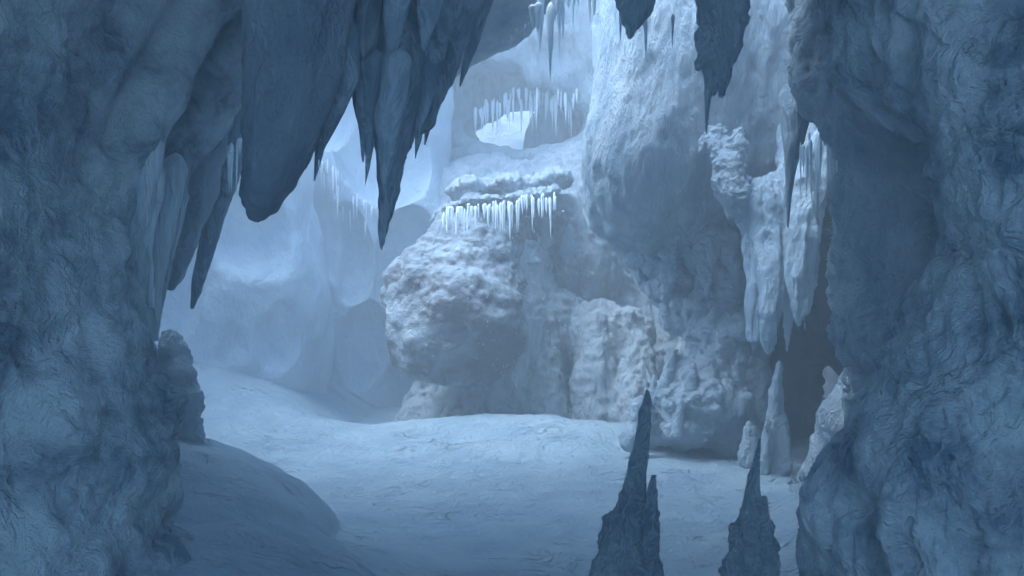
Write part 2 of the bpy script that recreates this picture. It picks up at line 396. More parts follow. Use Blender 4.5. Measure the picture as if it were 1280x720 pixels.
# ------------------------------------------------------------------ back of the chamber
back = SUB(.5, PO([(-300, -330), (1250, -330), (1250, 760), (-300, 760)], 30, 2.2, 60, az=-.10),
           E(652, 162, 29.5, 68, 34, 7), E(600, 118, 28.2, 60, 26, 1.2, 20), E(520, 110, 28, 60, 50, 1.5))
form('back_wall', back, (-250, 1200, -320, 700, 24, 36), M_rock, 6,
     [(.55, 3.2, 'f', 3), (.22, (1.0, 1.0, .7), 'b', 3), (.06, .3, 'f', 2)], kind='structure')
form('snow_slope', E(600, 235, 37, 190, 125, 3.0, 0), (380, 860, 80, 360, 33, 41), M_snow_glow, 4,
     [(.15, 1.2, 'f', 3)], label='bright snow slope seen through the opening high in the back wall', cat='snow slope')
form('ice_mound', E(688, 172, 30.6, 34, 44, 1.0), (630, 750, 100, 240, 29, 32.5), M_rock, 3,
     [(.2, 1.0, 'f', 3)], label='grey rounded ice mound inside the opening of the back wall', cat='ice mound')
form('snow_ledge', SM(.4, CH((520, 205, 27.5, 10), (600, 190, 27.6, 13), (650, 200, 27.2, 12), (700, 196, 27.4, 16), (745, 178, 27.8, 22), fy=1.6)),
     (480, 800, 120, 240, 25, 30), M_fur, 3, [(.12, .8, 'f', 3)], label='curved snow ledge below the glowing opening in the back wall', cat='ledge')
# scalloped pale ice left of the boulder
sc = SUB(.06, PO([(330, -160), (560, -160), (566, 120), (560, 200), (620, 330), (600, 560), (330, 560), (350, 350)], 26.5, 1.5, 70, az=-.05, c=(470, 360)),
         E(436, 318, 24.9, 28, 66, .9, 6), E(507, 322, 24.9, 38, 66, 1.0, -12), E(455, 440, 24.8, 36, 66, 1.0), E(402, 262, 25.2, 20, 90, .7, 10),
         E(425, 530, 24.8, 42, 40, 1.0), E(505, 500, 24.9, 60, 52, 1.0), E(480, 190, 24.9, 60, 70, .9, 30), E(400, 130, 25, 60, 60, .8), E(545, 400, 25, 40, 60, .8))
form('scalloped_ice', sc, (300, 640, -180, 600, 23, 29), M_smooth, 3, [(.22, 1.6, 'f', 3), (.05, .4, 'f', 3)],
     label='pale ice wall scooped into rounded hollows left of the big boulder', cat='ice wall')
lb = PO([(150, 60), (330, 60), (385, 200), (392, 280), (412, 345), (414, 420), (400, 500), (360, 560), (150, 560)], 22.6, 1.6, 50, ax=.18, az=-.06, c=(300, 400))
lb = SUB(.05, lb, E(328, 292, 20.6, 84, 72, 1.1, -8), E(372, 425, 20.9, 62, 66, .8, -30), E(275, 440, 20.3, 44, 62, .9, 8), E(270, 385, 20.1, 56, 26, .8, -12), E(335, 510, 20.5, 80, 30, .8), E(215, 330, 20.5, 40, 130, .9))
form('smooth_ice_wall', lb, (120, 460, 40, 580, 19, 26), M_smooth, 3, [(.34, 1.9, 'f', 3), (.07, .5, 'f', 3)],
     label='smooth blue ice wall at the back left beyond the blunt stalactite', cat='ice wall')
# flowstone
fl = SM(.35, PO([(540, 205), (600, 196), (660, 200), (745, 165), (775, 270), (840, 350), (890, 420), (880, 620), (450, 620), (480, 530), (560, 400)], 23, 1.5, 60, az=.58, c=(720, 500)),
        CH((690, 380, 21.4, 16), (680, 470, 20.8, 22), (690, 545, 20.6, 22)), CH((745, 400, 21.2, 20), (740, 480, 20.6, 26), (745, 550, 20.2, 26)),
        CH((800, 440, 20.8, 22), (795, 545, 19.8, 30)), CH((645, 400, 21.8, 14), (640, 540, 21.2, 20)), E(690, 400, 21.8, 42, 40, .6), E(770, 420, 21.3, 60, 40, .6), E(650, 430, 20.9, 34, 90, .9), E(655, 350, 21.6, 36, 60, .9), E(640, 500, 21.2, 40, 50, .8), E(650, 345, 22.4, 34, 60, .9), E(735, 330, 23.0, 40, 60, .9), E(690, 290, 23.6, 60, 50, .8))
form('flowstone', fl, (420, 920, 140, 640, 17.5, 29), M_rock, 2.6, [(.28, (1.3, 1.3, 2.6), 'f', 3), (.13, (.36, .36, 1.5), 'b', 3), (.08, .26, 'b', 4), (.03, .09, 'f', 2)],
     label='frost covered brownish flowstone hanging in vertical folds behind the snow drift', cat='flowstone')
# frosted lip over the boulder
form('frost_ledge', SM(.25, CH((540, 276, 21.4, 4), (560, 260, 21.0, 6), (590, 251, 20.8, 6), (630, 249, 20.7, 7), (668, 246, 20.9, 6), (690, 240, 21.3, 5), (712, 226, 22.4, 3), fy=4), E(585, 240, 22, 24, 14, 1.4), E(640, 236, 22.2, 36, 16, 1.5), E(690, 226, 22.6, 26, 14, 1.2)), (520, 730, 200, 300, 18, 23.5), M_rock, 2, [(.24, .7, 'f', 4), (.09, .25, 'b', 3), (.03, .1, 'f', 2)],
     label='narrow frosted ledge above the big boulder that carries a row of icicles', cat='ledge')
# boulder
bo = SM(.35, E(574, 385, 20.5, 84, 92, 1.7, -20), E(600, 325, 20.7, 56, 62, 1.3), E(536, 410, 20.2, 46, 58, 1.1), E(612, 425, 20.2, 44, 42, 1.0), E(582, 292, 21.2, 44, 34, 1.0), E(625, 300, 21.6, 40, 44, 1.0))
form('boulder', bo, (450, 710, 230, 540, 17.8, 24), M_boul, 2.4, [(.50, 1.5, 'f', 3), (.12, .5, 'b', 4), (.03, .1, 'f', 2)],
     label='great egg shaped frosty brown boulder jutting from the middle of the back wall', cat='boulder')
# big bulge on the right
bu = SM(.5, PO([(775, -330), (752, 20), (742, 110), (733, 180), (729, 235), (750, 280), (800, 312), (880, 318), (960, 345), (1080, 345), (1150, -330)], 18, 2.6, 110, ax=-.15, c=(760, 200)),
        E(800, 215, 16.5, 66, 90, 1.3, 8), E(870, 120, 16, 70, 160, 1.2))
form('ice_bulge', bu, (700, 1160, -320, 400, 12.5, 22), M_fur, 3.2, [(.45, (1.5, 1.5, 2.4), 'f', 4), (.09, (.4, .4, .9), 'b', 3), (.04, (.10, .10, .22), 'f', 3)],
     label='huge furry white ice bulge hanging right of the brown back wall', cat='ice formation')
ar = SM(.15, CH((742, 262, 18.6, 9), (768, 300, 18.5, 9), (800, 345, 18.2, 10), (826, 378, 18, 6), fy=1.5))
form('ice_rib', ar, (715, 930, 230, 400, 16, 20), M_fur, 2.2, [(.12, .5, 'b', 3), (.03, .12, 'f', 2)],
     label='curved frosty rib sweeping down under the furry ice bulge', cat='ice rib')

# knobbly blob stuck on the bulge
t = SM(.1, E(916, 235, 14.0, 21, 42, .34, 12), CH((895, 165, 14.5, 10), (905, 200, 14.2, 15), (918, 240, 14.0, 20)), E(922, 185, 14.2, 12, 26, .2), E(880, 178, 14.6, 7, 14, .2, -30), CH((905, 200, 14.2, 12), (925, 215, 15.4, 14)))
form('frost_lump', t, (850, 960, 130, 300, 13.2, 16), M_knob, 1.6, [(.10, .30, 'b', 3), (.03, .09, 'b', 2)],
     label='knobbly oval lump of frost clinging to the furry ice bulge', cat='ice lump')

# right: knobbly stalagmite mass
rm = SM(.14, E(905, 425, 16.8, 44, 46, .9), E(890, 480, 16.6, 52, 40, 1.0), E(862, 520, 16.4, 56, 40, 1.1), E(915, 530, 16.3, 46, 42, .9), E(880, 500, 16.0, 60, 36, .9),
        CH((842, 440, 16.6, 7), (836, 462, 16.5, 12), (828, 500, 16.5, 18)), CH((866, 425, 16.7, 10), (864, 450, 16.7, 14), (868, 490, 16.5, 16)), E(890, 378, 17.0, 22, 24, .5), E(935, 500, 16.6, 24, 70, .7), E(812, 530, 16.8, 22, 30, .6), E(910, 360, 17.2, 40, 40, .7), E(870, 395, 17.4, 44, 30, .7), E(840, 350, 18.2, 40, 30, .7), E(806, 324, 18.4, 30, 24, .8))
form('stalagmite_mass', rm, (750, 1000, 270, 600, 14.5, 20), M_knob, 2, [(.22, .62, 'b', 3), (.08, .2, 'b', 3), (.025, .08, 'f', 2)],
     label='lumpy frosted stalagmite mass with knobs between flowstone and dark passage', cat='stalagmite')
for k, pts in enumerate((((842, 436, 15.9, 1.5), (839, 452, 15.9, 6), (834, 480, 15.95, 10), (830, 515, 16, 14)), ((868, 452, 15.5, 2), (866, 470, 15.5, 6), (864, 500, 15.6, 10)),
        ((818, 468, 16.1, 1.5), (816, 490, 16.1, 6), (812, 530, 16.1, 11)), ((893, 382, 16.3, 2), (890, 398, 16.3, 7), (888, 420, 16.4, 11)), ((922, 448, 15.8, 2), (921, 470, 15.8, 6), (920, 500, 15.9, 10)),
        ((852, 495, 15.2, 2), (850, 512, 15.2, 6), (848, 545, 15.3, 10)))):
    V, Q = lathe(pts, 20, 40, .3, 0, k * 3.1, .03, .12); tag(obj('stalagmite', V, Q, M_knob), ('pointed knob rising highest on the left shoulder of the lumpy stalagmite mass', 'short blunt knob on the middle of the lumpy stalagmite mass',
        'low pointed knob at the left end of the lumpy stalagmite mass', 'small knob near the top of the lumpy stalagmite mass', 'short knob on the right shoulder of the lumpy stalagmite mass', 'low knob at the front foot of the lumpy stalagmite mass')[k], 'stalagmite', 'knobs on the stalagmite mass')
sb = SM(.06, E(798, 520, 15.8, 11, 26, .2, -8), E(790, 548, 15.7, 14, 16, .25))
form('ice_nub', sb, (760, 830, 480, 580, 15, 16.7), M_knob, 1.5, [(.06, .2, 'b', 3)],
     label='pale rounded ice nub peeping out behind the tall foreground spire', cat='stalagmite')

# hanging tooth clumps under the bulge
T = thing('stalactite', 'ragged short stalactite with knobbed tip hanging under the curved rib', 'stalactite', 833, 300, 16.5)
form('body', SM(.08, CH((842, 295, 16.6, 18), (836, 330, 16.5, 11), (833, 360, 16.5, 8), (832, 388, 16.5, 2)), CH((856, 300, 16.6, 14), (862, 322, 16.5, 9), (868, 340, 16.5, 5))), (800, 890, 270, 400, 15.5, 17.6), M_knob, 1.5, [(.09, .22, 'b', 3)], parent=T)
T = thing('stalactite', 'short forked stalactite between the curved rib and the long ice curtain', 'stalactite', 885, 300, 16)
form('body', SM(.08, CH((884, 300, 16.2, 20), (882, 330, 16.1, 11), (883, 352, 16, 7), (885, 372, 16, 2)), CH((905, 300, 16.3, 20), (915, 330, 16.2, 8), (920, 350, 16.2, 2))), (850, 950, 280, 385, 15.2, 17.4), M_knob, 1.5, [(.08, .25, 'b', 3)], parent=T)

# long curtain on the right
T = thing('ice_curtain', 'frosted curtain of long blunt stalactites hanging over the dark passage', 'ice curtain', 975, 200, 13.5)
disp = [(.10, (.22, .22, 1.4), 'r', 3), (.02, .10, 'f', 2)]
dA = SM(.10, E(958, 262, 14.1, 34, 40, .4), CH((925, 240, 14.6, 14), (940, 300, 14, 10), (942, 380, 13.7, 10), (940, 425, 13.6, 8), (940, 438, 13.6, 3)), CH((950, 250, 14.2, 12), (955, 320, 13.6, 9), (957, 360, 13.5, 4)),
        CH((975, 230, 14.2, 18), (965, 320, 13.6, 13), (962, 390, 13.4, 11), (961, 425, 13.4, 8), (961, 440, 13.4, 3)))
form('drape', dA, (900, 1010, 180, 460, 12.8, 15.4), M_curt, 1.8, disp, parent=T)
dB = SM(.08, CH((992, 165, 14.8, 18), (985, 240, 14, 18), (978, 330, 13.6, 9), (972, 370, 13.5, 6), (970, 402, 13.5, 1.5)), CH((975, 300, 14, 16), (988, 360, 13.8, 8), (986, 400, 13.8, 4), (984, 438, 13.8, 1)))
form('drape', dB, (930, 1040, 80, 460, 12.8, 15.4), M_curt, 1.8, disp, parent=T)
dC = SM(.08, CH((1012, 140, 14.3, 18), (1005, 220, 13.4, 16), (1003, 300, 13.1, 16), (1000, 350, 13.1, 16), (998, 385, 13.1, 12), (997, 402, 13.1, 4)), CH((1026, 180, 13.6, 16), (1020, 300, 13.3, 8), (1014, 350, 13.3, 5), (1009, 394, 13.3, 1)), CH((1003, 380, 13.2, 3), (1006, 412, 13.2, 1)))
form('drape', dC, (960, 1070, 80, 430, 12.3, 14.9), M_curt, 1.8, disp, parent=T)
T = thing('stalactite', 'dark slender stalactite hanging beside the icicles left of the right wall', 'stalactite', 993, 110, 10.5)
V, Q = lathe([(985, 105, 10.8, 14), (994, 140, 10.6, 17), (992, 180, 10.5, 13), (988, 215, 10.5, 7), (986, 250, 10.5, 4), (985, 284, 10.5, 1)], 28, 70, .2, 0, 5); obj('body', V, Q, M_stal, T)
V, Q = lathe([(1006, 120, 10.7, 12), (1004, 150, 10.6, 8), (999, 190, 10.6, 3)], 20, 40, .2, 0, 8); obj('side_tip', V, Q, M_stal, T)

# ------------------------------------------------------------------ right walls
r2 = SM(.3, PO([(1500, -320), (975, -320), (985, 0), (1000, 70), (1018, 125), (1042, 160), (1062, 185), (1052, 260), (1038, 275), (1048, 330), (1064, 385), (1078, 430), (1074, 480), (1076, 540), (1110, 700), (1500, 700)], 10, 1.1, 90, ax=-.25, c=(1040, 300)),
        E(1050, 60, 9.8, 60, 70, .8, -30), E(1030, 120, 9.3, 26, 20, .3, -20), E(1085, 230, 8.9, 40, 60, .35, 10), E(1075, 340, 9.0, 34, 50, .3), E(1105, 450, 8.9, 30, 60, .35), E(1125, 320, 8.0, 62, 190, 1.0), E(1150, 150, 7.8, 90, 110, 1.0), E(1090, 110, 8.6, 60, 70, .8))
form('right_cave_wall', r2, (860, 1420, -300, 680, 6.5, 13), M_wall, 3, [(.30, 1.4, 'f', 4), (.15, .7, 'b', 4), (.06, .2, 'b', 4)], kind='structure')
r1 = SUB(.15, PO([(2100, -330), (1085, -330), (1055, -20), (1088, 85), (1130, 150), (1170, 235), (1190, 320), (1150, 380), (1120, 440), (1088, 520), (1062, 590), (1036, 645), (1016, 720), (990, 900), (2100, 900)], 6.5, .8, 90, ax=-.55, c=(1100, 400)),
         CH((1120, 30, 5.75, 22), (1150, 110, 5.6, 30), (1172, 200, 5.5, 22), (1190, 260, 5.4, 12)), E(1130, 32, 5.7, 40, 26, .5), E(1290, 330, 5.2, 70, 26, .3))
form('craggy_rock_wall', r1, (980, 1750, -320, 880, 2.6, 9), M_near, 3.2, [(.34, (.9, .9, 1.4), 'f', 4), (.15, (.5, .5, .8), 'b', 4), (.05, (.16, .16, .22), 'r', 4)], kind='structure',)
foot = SM(.15, PO([(1100, 440), (1074, 458), (1056, 488), (1034, 515), (1030, 545), (1012, 590), (985, 640), (1150, 660), (1150, 440)], 12, .8, 30), E(1050, 540, 11.8, 22, 44, .4, 20))
form('boulder', foot, (960, 1170, 400, 660, 10.5, 13.8), M_wall, 2, [(.07, .5, 'b', 3), (.025, .12, 'b', 3)],
     label='blue frosted rock at the foot of the right wall beside the dark passage', cat='boulder')

# inside of the passage, its shade put into the near-black colour
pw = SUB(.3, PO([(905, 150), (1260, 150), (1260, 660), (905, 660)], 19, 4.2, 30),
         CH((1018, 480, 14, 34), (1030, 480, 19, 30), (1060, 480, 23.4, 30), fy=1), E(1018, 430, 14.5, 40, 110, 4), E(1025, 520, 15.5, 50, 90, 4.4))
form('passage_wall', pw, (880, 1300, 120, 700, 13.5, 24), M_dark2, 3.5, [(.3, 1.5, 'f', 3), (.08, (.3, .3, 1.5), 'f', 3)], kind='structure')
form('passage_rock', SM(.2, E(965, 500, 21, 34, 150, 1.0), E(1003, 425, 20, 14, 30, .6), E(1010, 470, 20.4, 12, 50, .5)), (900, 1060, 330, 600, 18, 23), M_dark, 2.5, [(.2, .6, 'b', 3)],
     label='rock darkened by painted shade, standing deep inside the passage behind the ice curtain', cat='rock')

# ------------------------------------------------------------------ left walls
l2 = SM(.12, CH((420, -80, 9.6, 62), (300, 60, 9.0, 52), (210, 190, 8.6, 40), (160, 330, 8.2, 30)), CH((330, -120, 8.6, 46), (200, 70, 8.0, 46), (120, 250, 7.6, 50)),
        CH((250, -120, 8.0, 36), (130, 60, 7.4, 36), (60, 180, 7.2, 30)), E(260, 40, 9.8, 110, 90, .9, -40), E(180, -60, 8.6, 160, 90, 1.0))
form('folded_ice', l2, (0, 480, -220, 400, 6.2, 11.5), M_near, 2.6, [(.15, (.8, .8, .8), 'f', 4), (.015, .14, 'b', 3), (.01, .05, 'f', 2)],
     label='diagonal folds of dark blue ice running down the upper left wall', cat='ice formation')
l1 = SUB(.15, PO([(-900, -330), (120, -330), (150, -60), (120, 40), (110, 150), (122, 260), (140, 330), (160, 385), (178, 440), (200, 500), (214, 560), (208, 610), (222, 660), (262, 720), (340, 900), (-900, 900)], 7, .9, 80, ax=.55, c=(150, 400)),
         CH((60, 120, 5.6, 14), (75, 210, 5.5, 18), (110, 300, 5.6, 10)), E(75, 55, 5.2, 24, 20, .3), CH((75, 430, 5.4, 8), (100, 500, 5.4, 10)), E(40, 330, 4.9, 16, 60, .2, 20))
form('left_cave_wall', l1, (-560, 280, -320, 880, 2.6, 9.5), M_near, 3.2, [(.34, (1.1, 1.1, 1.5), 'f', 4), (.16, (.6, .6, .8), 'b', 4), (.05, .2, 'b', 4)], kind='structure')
# draperies at the left
T = thing('ice_drapery', 'translucent fluted ice drapery hanging from the left wall folds', 'ice drapery', 185, 160, 8)
for nm, pts in (('fold', ((170, 150, 7.8, 34), (150, 240, 7.7, 40), (150, 320, 7.8, 34), (175, 370, 7.9, 16), (188, 385, 7.9, 4))),
                ('fold', ((188, 160, 7.9, 8), (196, 230, 7.8, 9), (184, 290, 7.8, 9), (180, 340, 7.8, 8), (170, 366, 7.8, 3))),
                ('fold', ((218, 190, 8.2, 18), (205, 270, 8.1, 17), (192, 340, 8.0, 15), (190, 390, 8.0, 9), (194, 424, 8.0, 2))),
                ('fold', ((228, 230, 8.3, 12), (212, 300, 8.2, 8), (203, 360, 8.2, 6), (198, 410, 8.2, 2)))):
    V, Q = lathe(pts, 40, 90, .14, 0, pts[0][1] + pts[0][0], flat=.7); V = displace(V, np.column_stack([Q, Q[:, 2]]), [(.035, (.10, .10, 1.2), 'r', 2)]); obj(nm, V, Q, M_drape, T)
T = thing('stalactite', 'pale stubby frosted stalactite with ragged edge beside the ice drapery', 'stalactite', 240, 200, 9)
V, Q = sculpt(SM(.08, CH((262, 150, 9.2, 26), (245, 240, 9.1, 24), (232, 300, 9.0, 17), (220, 340, 9, 11), (214, 356, 9, 6)), CH((240, 180, 9.2, 26), (226, 260, 9.1, 14), (216, 310, 9.1, 7))), (170, 310, 110, 380, 8.3, 9.9), 1.8, [(.06, (.22, .22, .5), 'b', 3), (.015, .06, 'f', 2)]); obj('body', V, Q, M_knob, T)
T = thing('stalactite', 'long dark twisted stalactite hanging closest left of the big blunt one', 'stalactite', 285, 100, 9)
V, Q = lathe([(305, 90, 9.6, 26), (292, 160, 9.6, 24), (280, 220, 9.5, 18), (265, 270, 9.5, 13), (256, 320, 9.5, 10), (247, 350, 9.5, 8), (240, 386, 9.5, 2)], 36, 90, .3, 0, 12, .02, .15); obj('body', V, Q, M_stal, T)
V, Q = lathe([(262, 170, 9.6, 9), (259, 200, 9.6, 10), (256, 240, 9.6, 9), (252, 262, 9.6, 3)], 20, 40, .25, 0, 3); obj('side_tip', V, Q, M_stal, T)

# knob stalagmite at left
kn = SM(.06, E(218, 450, 10.8, 18, 38, .25, 10), E(228, 480, 10.7, 18, 34, .25), E(240, 500, 10.6, 15, 20, .2, 20), CH((236, 500, 10.6, 13), (236, 545, 10.6, 18), (232, 590, 10.6, 24)), E(215, 510, 10.8, 18, 40, .25))
form('stalagmite', kn, (180, 290, 395, 610, 10, 11.6), M_knob, 1.5, [(.045, .26, 'b', 3), (.02, .09, 'b', 2)],
     label='stubby dark knobbed stalagmite standing behind the left snow bank', cat='stalagmite')
# ------------------------------------------------------------------ overhead slab and big hanging stalactites
slab = PO([(250, -240), (380, -60), (470, 40), (560, 100), (592, 84), (640, 55), (672, 28), (700, -10), (760, -60), (800, -120)], 14, 1.0, 40, ax=.1, az=-.5)
form('ceiling_slab', slab, (330, 900, -220, 160, 11, 18), M_wall, 3, [(.25, 1.2, 'f', 3), (.05, (.5, .5, .12), 'r', 3)],
     label='shadowed rippled ceiling slab above the row of long dark icicles', cat='ceiling slab')
# rock the big stalactites hang from, just above the picture
V, Q = sculpt(SM(.3, E(420, -190, 7, 420, 120, 1.5), E(900, -190, 8.3, 330, 120, 1.5), E(600, -230, 7.6, 420, 90, 1.2), E(330, -260, 10.5, 190, 110, 4.5)), (-100, 1300, -420, -20, 4, 14), 7, [(.2, .8, 'f', 3)])
o = obj('overhead_rock', V, Q, M_wall); tag(o, kind='structure')
T = thing('stalactite', 'biggest blunt dark stalactite hanging at the upper left', 'stalactite', 370, -60, 6)
big = SM(.07, CH((385, -120, 6.2, 74), (372, 0, 6.0, 66), (364, 80, 6, 56), (352, 160, 6, 46), (340, 215, 6, 34), (328, 246, 6, 26), (323, 262, 6, 16)), CH((330, 0, 6, 18), (322, 110, 6, 14), (318, 200, 6, 14), (316, 240, 6, 10)), CH((420, 0, 6, 22), (408, 90, 6, 20), (392, 150, 6, 14), (372, 200, 6, 12)))
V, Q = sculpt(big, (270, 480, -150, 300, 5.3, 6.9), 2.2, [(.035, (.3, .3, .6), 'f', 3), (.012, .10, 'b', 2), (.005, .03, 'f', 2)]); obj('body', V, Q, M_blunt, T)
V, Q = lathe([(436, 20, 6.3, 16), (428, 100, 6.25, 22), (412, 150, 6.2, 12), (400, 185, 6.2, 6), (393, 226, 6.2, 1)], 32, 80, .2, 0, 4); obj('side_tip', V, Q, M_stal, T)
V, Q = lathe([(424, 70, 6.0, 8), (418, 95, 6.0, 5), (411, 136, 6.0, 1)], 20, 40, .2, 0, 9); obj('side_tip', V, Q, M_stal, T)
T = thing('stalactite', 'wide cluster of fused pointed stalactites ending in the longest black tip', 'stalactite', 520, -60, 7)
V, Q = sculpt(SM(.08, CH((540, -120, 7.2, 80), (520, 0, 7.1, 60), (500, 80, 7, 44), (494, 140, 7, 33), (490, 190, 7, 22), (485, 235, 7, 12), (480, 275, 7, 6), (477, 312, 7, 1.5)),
                     CH((600, -80, 7.4, 44), (560, 30, 7.3, 30), (545, 90, 7.2, 24), (528, 150, 7.1, 14))), (420, 680, -150, 330, 6.1, 8.4), 2.2, [(.06, (.25, .25, .9), 'r', 3), (.012, .06, 'f', 2)]); obj('body', V, Q, M_stal, T)
for q, pts in enumerate((((462, -20, 6.7, 16), (456, 80, 6.7, 14), (455, 150, 6.7, 9), (454, 202, 6.7, 1.5)), ((468, 60, 6.6, 14), (464, 150, 6.7, 9), (461, 190, 6.7, 5), (457, 232, 6.7, 1)),
            ((500, -60, 6.5, 24), (494, 20, 6.5, 14), (488, 84, 6.5, 1.5)), ((545, -60, 6.6, 26), (536, 20, 6.6, 14), (529, 64, 6.6, 1.5)),
            ((500, 60, 6.5, 20), (486, 150, 6.6, 18), (482, 210, 6.6, 8), (479, 234, 6.6, 2)), ((560, -20, 7, 18), (535, 90, 6.9, 14), (524, 160, 6.9, 6), (519, 198, 6.9, 1)),
            ((575, 0, 7.3, 20), (550, 90, 7.2, 12), (538, 140, 7.2, 7), (531, 181, 7.2, 1)), ((610, -30, 7.6, 20), (575, 50, 7.5, 14), (550, 100, 7.4, 5), (546, 116, 7.4, 1)),
            ((440, -40, 7.0, 12), (444, 30, 7.0, 9), (447, 80, 7.0, 1)), ((622, -60, 7.8, 16), (592, 50, 7.7, 8), (580, 90, 7.7, 4), (575, 108, 7.7, 1)), ((444, 40, 7, 10), (450, 130, 6.9, 10), (458, 180, 6.9, 4), (460, 195, 6.9, 1)))):
    V, Q = lathe(pts, 30, 70, .16, 0, q * 2.3, flat=.8); V = displace(V, np.column_stack([Q, Q[:, 2]]), [(.012, (.08, .08, .8), 'r', 2)]); obj('spike', V, Q, M_stal, T)
T = thing('stalactite', 'short dark blunt stalactite poking in at the top centre', 'stalactite', 795, -40, 8)
V, Q = sculpt(SM(.05, CH((800, -80, 8, 34), (796, 0, 8, 25), (791, 25, 8, 14), (789, 42, 8, 6))), (740, 850, -100, 60, 7.4, 8.6), 1.6, [(.06, (.2, .2, .3), 'b', 3)]); obj('body', V, Q, M_stal, T)
T = thing('stalactite', 'ragged dark stalactite with a long needle tip over the furry bulge', 'stalactite', 903, -40, 8.5)
V, Q = sculpt(SM(.05, CH((900, -80, 8.5, 40), (900, 0, 8.5, 27), (899, 60, 8.5, 22), (893, 95, 8.5, 14), (888, 115, 8.5, 5)), CH((925, -40, 8.4, 14), (922, 20, 8.4, 9), (912, 70, 8.4, 9), (904, 105, 8.4, 8), (901, 120, 8.4, 2)), CH((882, 40, 8.4, 10), (876, 78, 8.4, 6), (874, 84, 8.4, 3))), (840, 960, -100, 135, 7.9, 9.1), 1.5, [(.055, (.16, .16, .26), 'b', 3), (.012, .04, 'f', 2)]); obj('body', V, Q, M_stal, T)
V, Q = lathe([(889, 85, 8.45, 9), (886, 110, 8.45, 5), (884, 135, 8.45, 3), (883, 167, 8.45, .8)], 20, 60, .2, 0, 2); obj('needle_tip', V, Q, M_stal, T)

# ------------------------------------------------------------------ foreground stalagmites
T = thing('stalagmite', 'tallest foreground spire with a bent tip right of the bottom centre', 'stalagmite', 785, 890, 6)
b1 = SM(.05, CH((782, 900, 6, 62), (785, 720, 6, 40), (787, 660, 6, 30), (790, 630, 6, 20)), CH((765, 760, 5.9, 18), (762, 690, 5.9, 12), (762, 650, 5.9, 7)), CH((812, 760, 6, 18), (815, 700, 6, 12), (816, 640, 6, 8)))
V, Q = sculpt(b1, (690, 880, 610, 940, 5.4, 6.7), 1.8, [(.09, (.2, .2, .3), 'b', 4), (.012, .04, 'b', 2)]); obj('base', V, Q, M_spire, T)
V, Q = lathe([(787, 690, 5.95, 26), (790, 640, 5.95, 20), (795, 590, 5.95, 13), (801, 560, 5.95, 10), (806, 520, 5.95, 8), (809, 498, 5.95, 5), (809, 487, 5.95, 1.5)], 40, 110, .14, 0, 7, .02, .10); obj('spire', V, Q, M_spire, T)
V, Q = lathe([(812, 700, 5.85, 14), (813, 640, 5.85, 9), (815, 610, 5.85, 6), (817, 594, 5.85, 3)], 24, 50, .2, 0, 6, .012, .07); obj('side_spire', V, Q, M_spire, T)
T = thing('stalagmite', 'thinner foreground spire standing nearer the right craggy wall', 'stalagmite', 938, 880, 6.3)
b2 = SM(.05, CH((938, 900, 6.3, 50), (938, 720, 6.3, 30), (940, 670, 6.3, 22), (941, 640, 6.3, 14)), CH((918, 760, 6.2, 14), (915, 690, 6.2, 8), (917, 664, 6.2, 5)), CH((962, 760, 6.3, 14), (962, 680, 6.3, 8), (959, 655, 6.3, 5)))
V, Q = sculpt(b2, (870, 1010, 625, 930, 5.8, 6.9), 1.8, [(.08, (.19, .19, .28), 'b', 4), (.012, .04, 'b', 2)]); obj('base', V, Q, M_spire, T)
V, Q = lathe([(940, 690, 6.25, 20), (940, 640, 6.25, 13), (942, 605, 6.25, 8), (946, 575, 6.25, 4.5), (948, 560, 6.25, 3), (950, 548, 6.25, 1)], 36, 100, .14, 0, 17, .015, .09); obj('spire', V, Q, M_spire, T)
V, Q = lathe([(958, 700, 6.2, 10), (955, 640, 6.2, 5.5), (955, 620, 6.2, 2.5)], 24, 50, .25, 0, 16, .012, .07); obj('side_spire', V, Q, M_spire, T)
# mid stalagmites by the passage
T = thing('stalagmite', 'slim fluted pointed stalagmite standing before the dark passage', 'stalagmite', 968, 580, 14.2)
V, Q = sculpt(SM(.07, CH((974, 455, 14.2, 4), (971, 490, 14.2, 9), (968, 530, 14.2, 12), (967, 560, 14.2, 15), (967, 590, 14.2, 20)), CH((978, 520, 14.1, 4), (984, 585, 14, 7)), CH((960, 530, 14, 4), (955, 590, 13.9, 7))), (930, 1010, 440, 600, 13.4, 15), M_knob and 1.2, [(.05, (.10, .10, .7), 'b', 3), (.015, .07, 'f', 2)]); obj('body', V, Q, M_knob, T)
T = thing('stalagmite', 'small rounded stalagmite left of the slim fluted one', 'stalagmite', 936, 572, 14.6)
V, Q = sculpt(SM(.05, E(937, 555, 14.6, 10, 28, .16), E(935, 572, 14.6, 12, 16, .2)), (915, 960, 515, 595, 14, 15.2), 1.2, [(.05, .15, 'b', 3)]); obj('body', V, Q, M_knob, T)

# ------------------------------------------------------------------ icicles
rnd = random.Random(5)
bpy.context.view_layer.update(); DG = bpy.context.evaluated_depsgraph_get()
def seat(px, py, off=.12):
    v = Vector(((px - 640) / F, 1, -(py - 360) / F)).normalized()
    ok, loc, *_ = SC.ray_cast(DG, Vector((0, 0, CZ)), v)
    return loc.y - off if ok else None
def icicles(group, label, spots, mat, name='icicle', onwall=False):
    top = max(range(len(spots)), key=lambda q: spots[q][3])
    for k, (px, py, d, L, r) in enumerate(spots):
        if onwall: d = min((seat(px, py if onwall == 'top' else py + L * .5, .06) or d), 28.5)
        s = rnd.uniform(-.03, .03) * L
        V, Q = lathe([(px, py - 3, d, r), (px + s * .3, py + L * .3, d, r * .8), (px + s * .7, py + L * .7, d, r * .42), (px + s, py + L, d, .15)], 8, 18, .25, 0, k)
        o = obj(name, V, Q, mat, base=P3(px, py, d)); tag(o, label if k != top or len(spots) < 6 else 'longest ' + label, 'icicle', group)
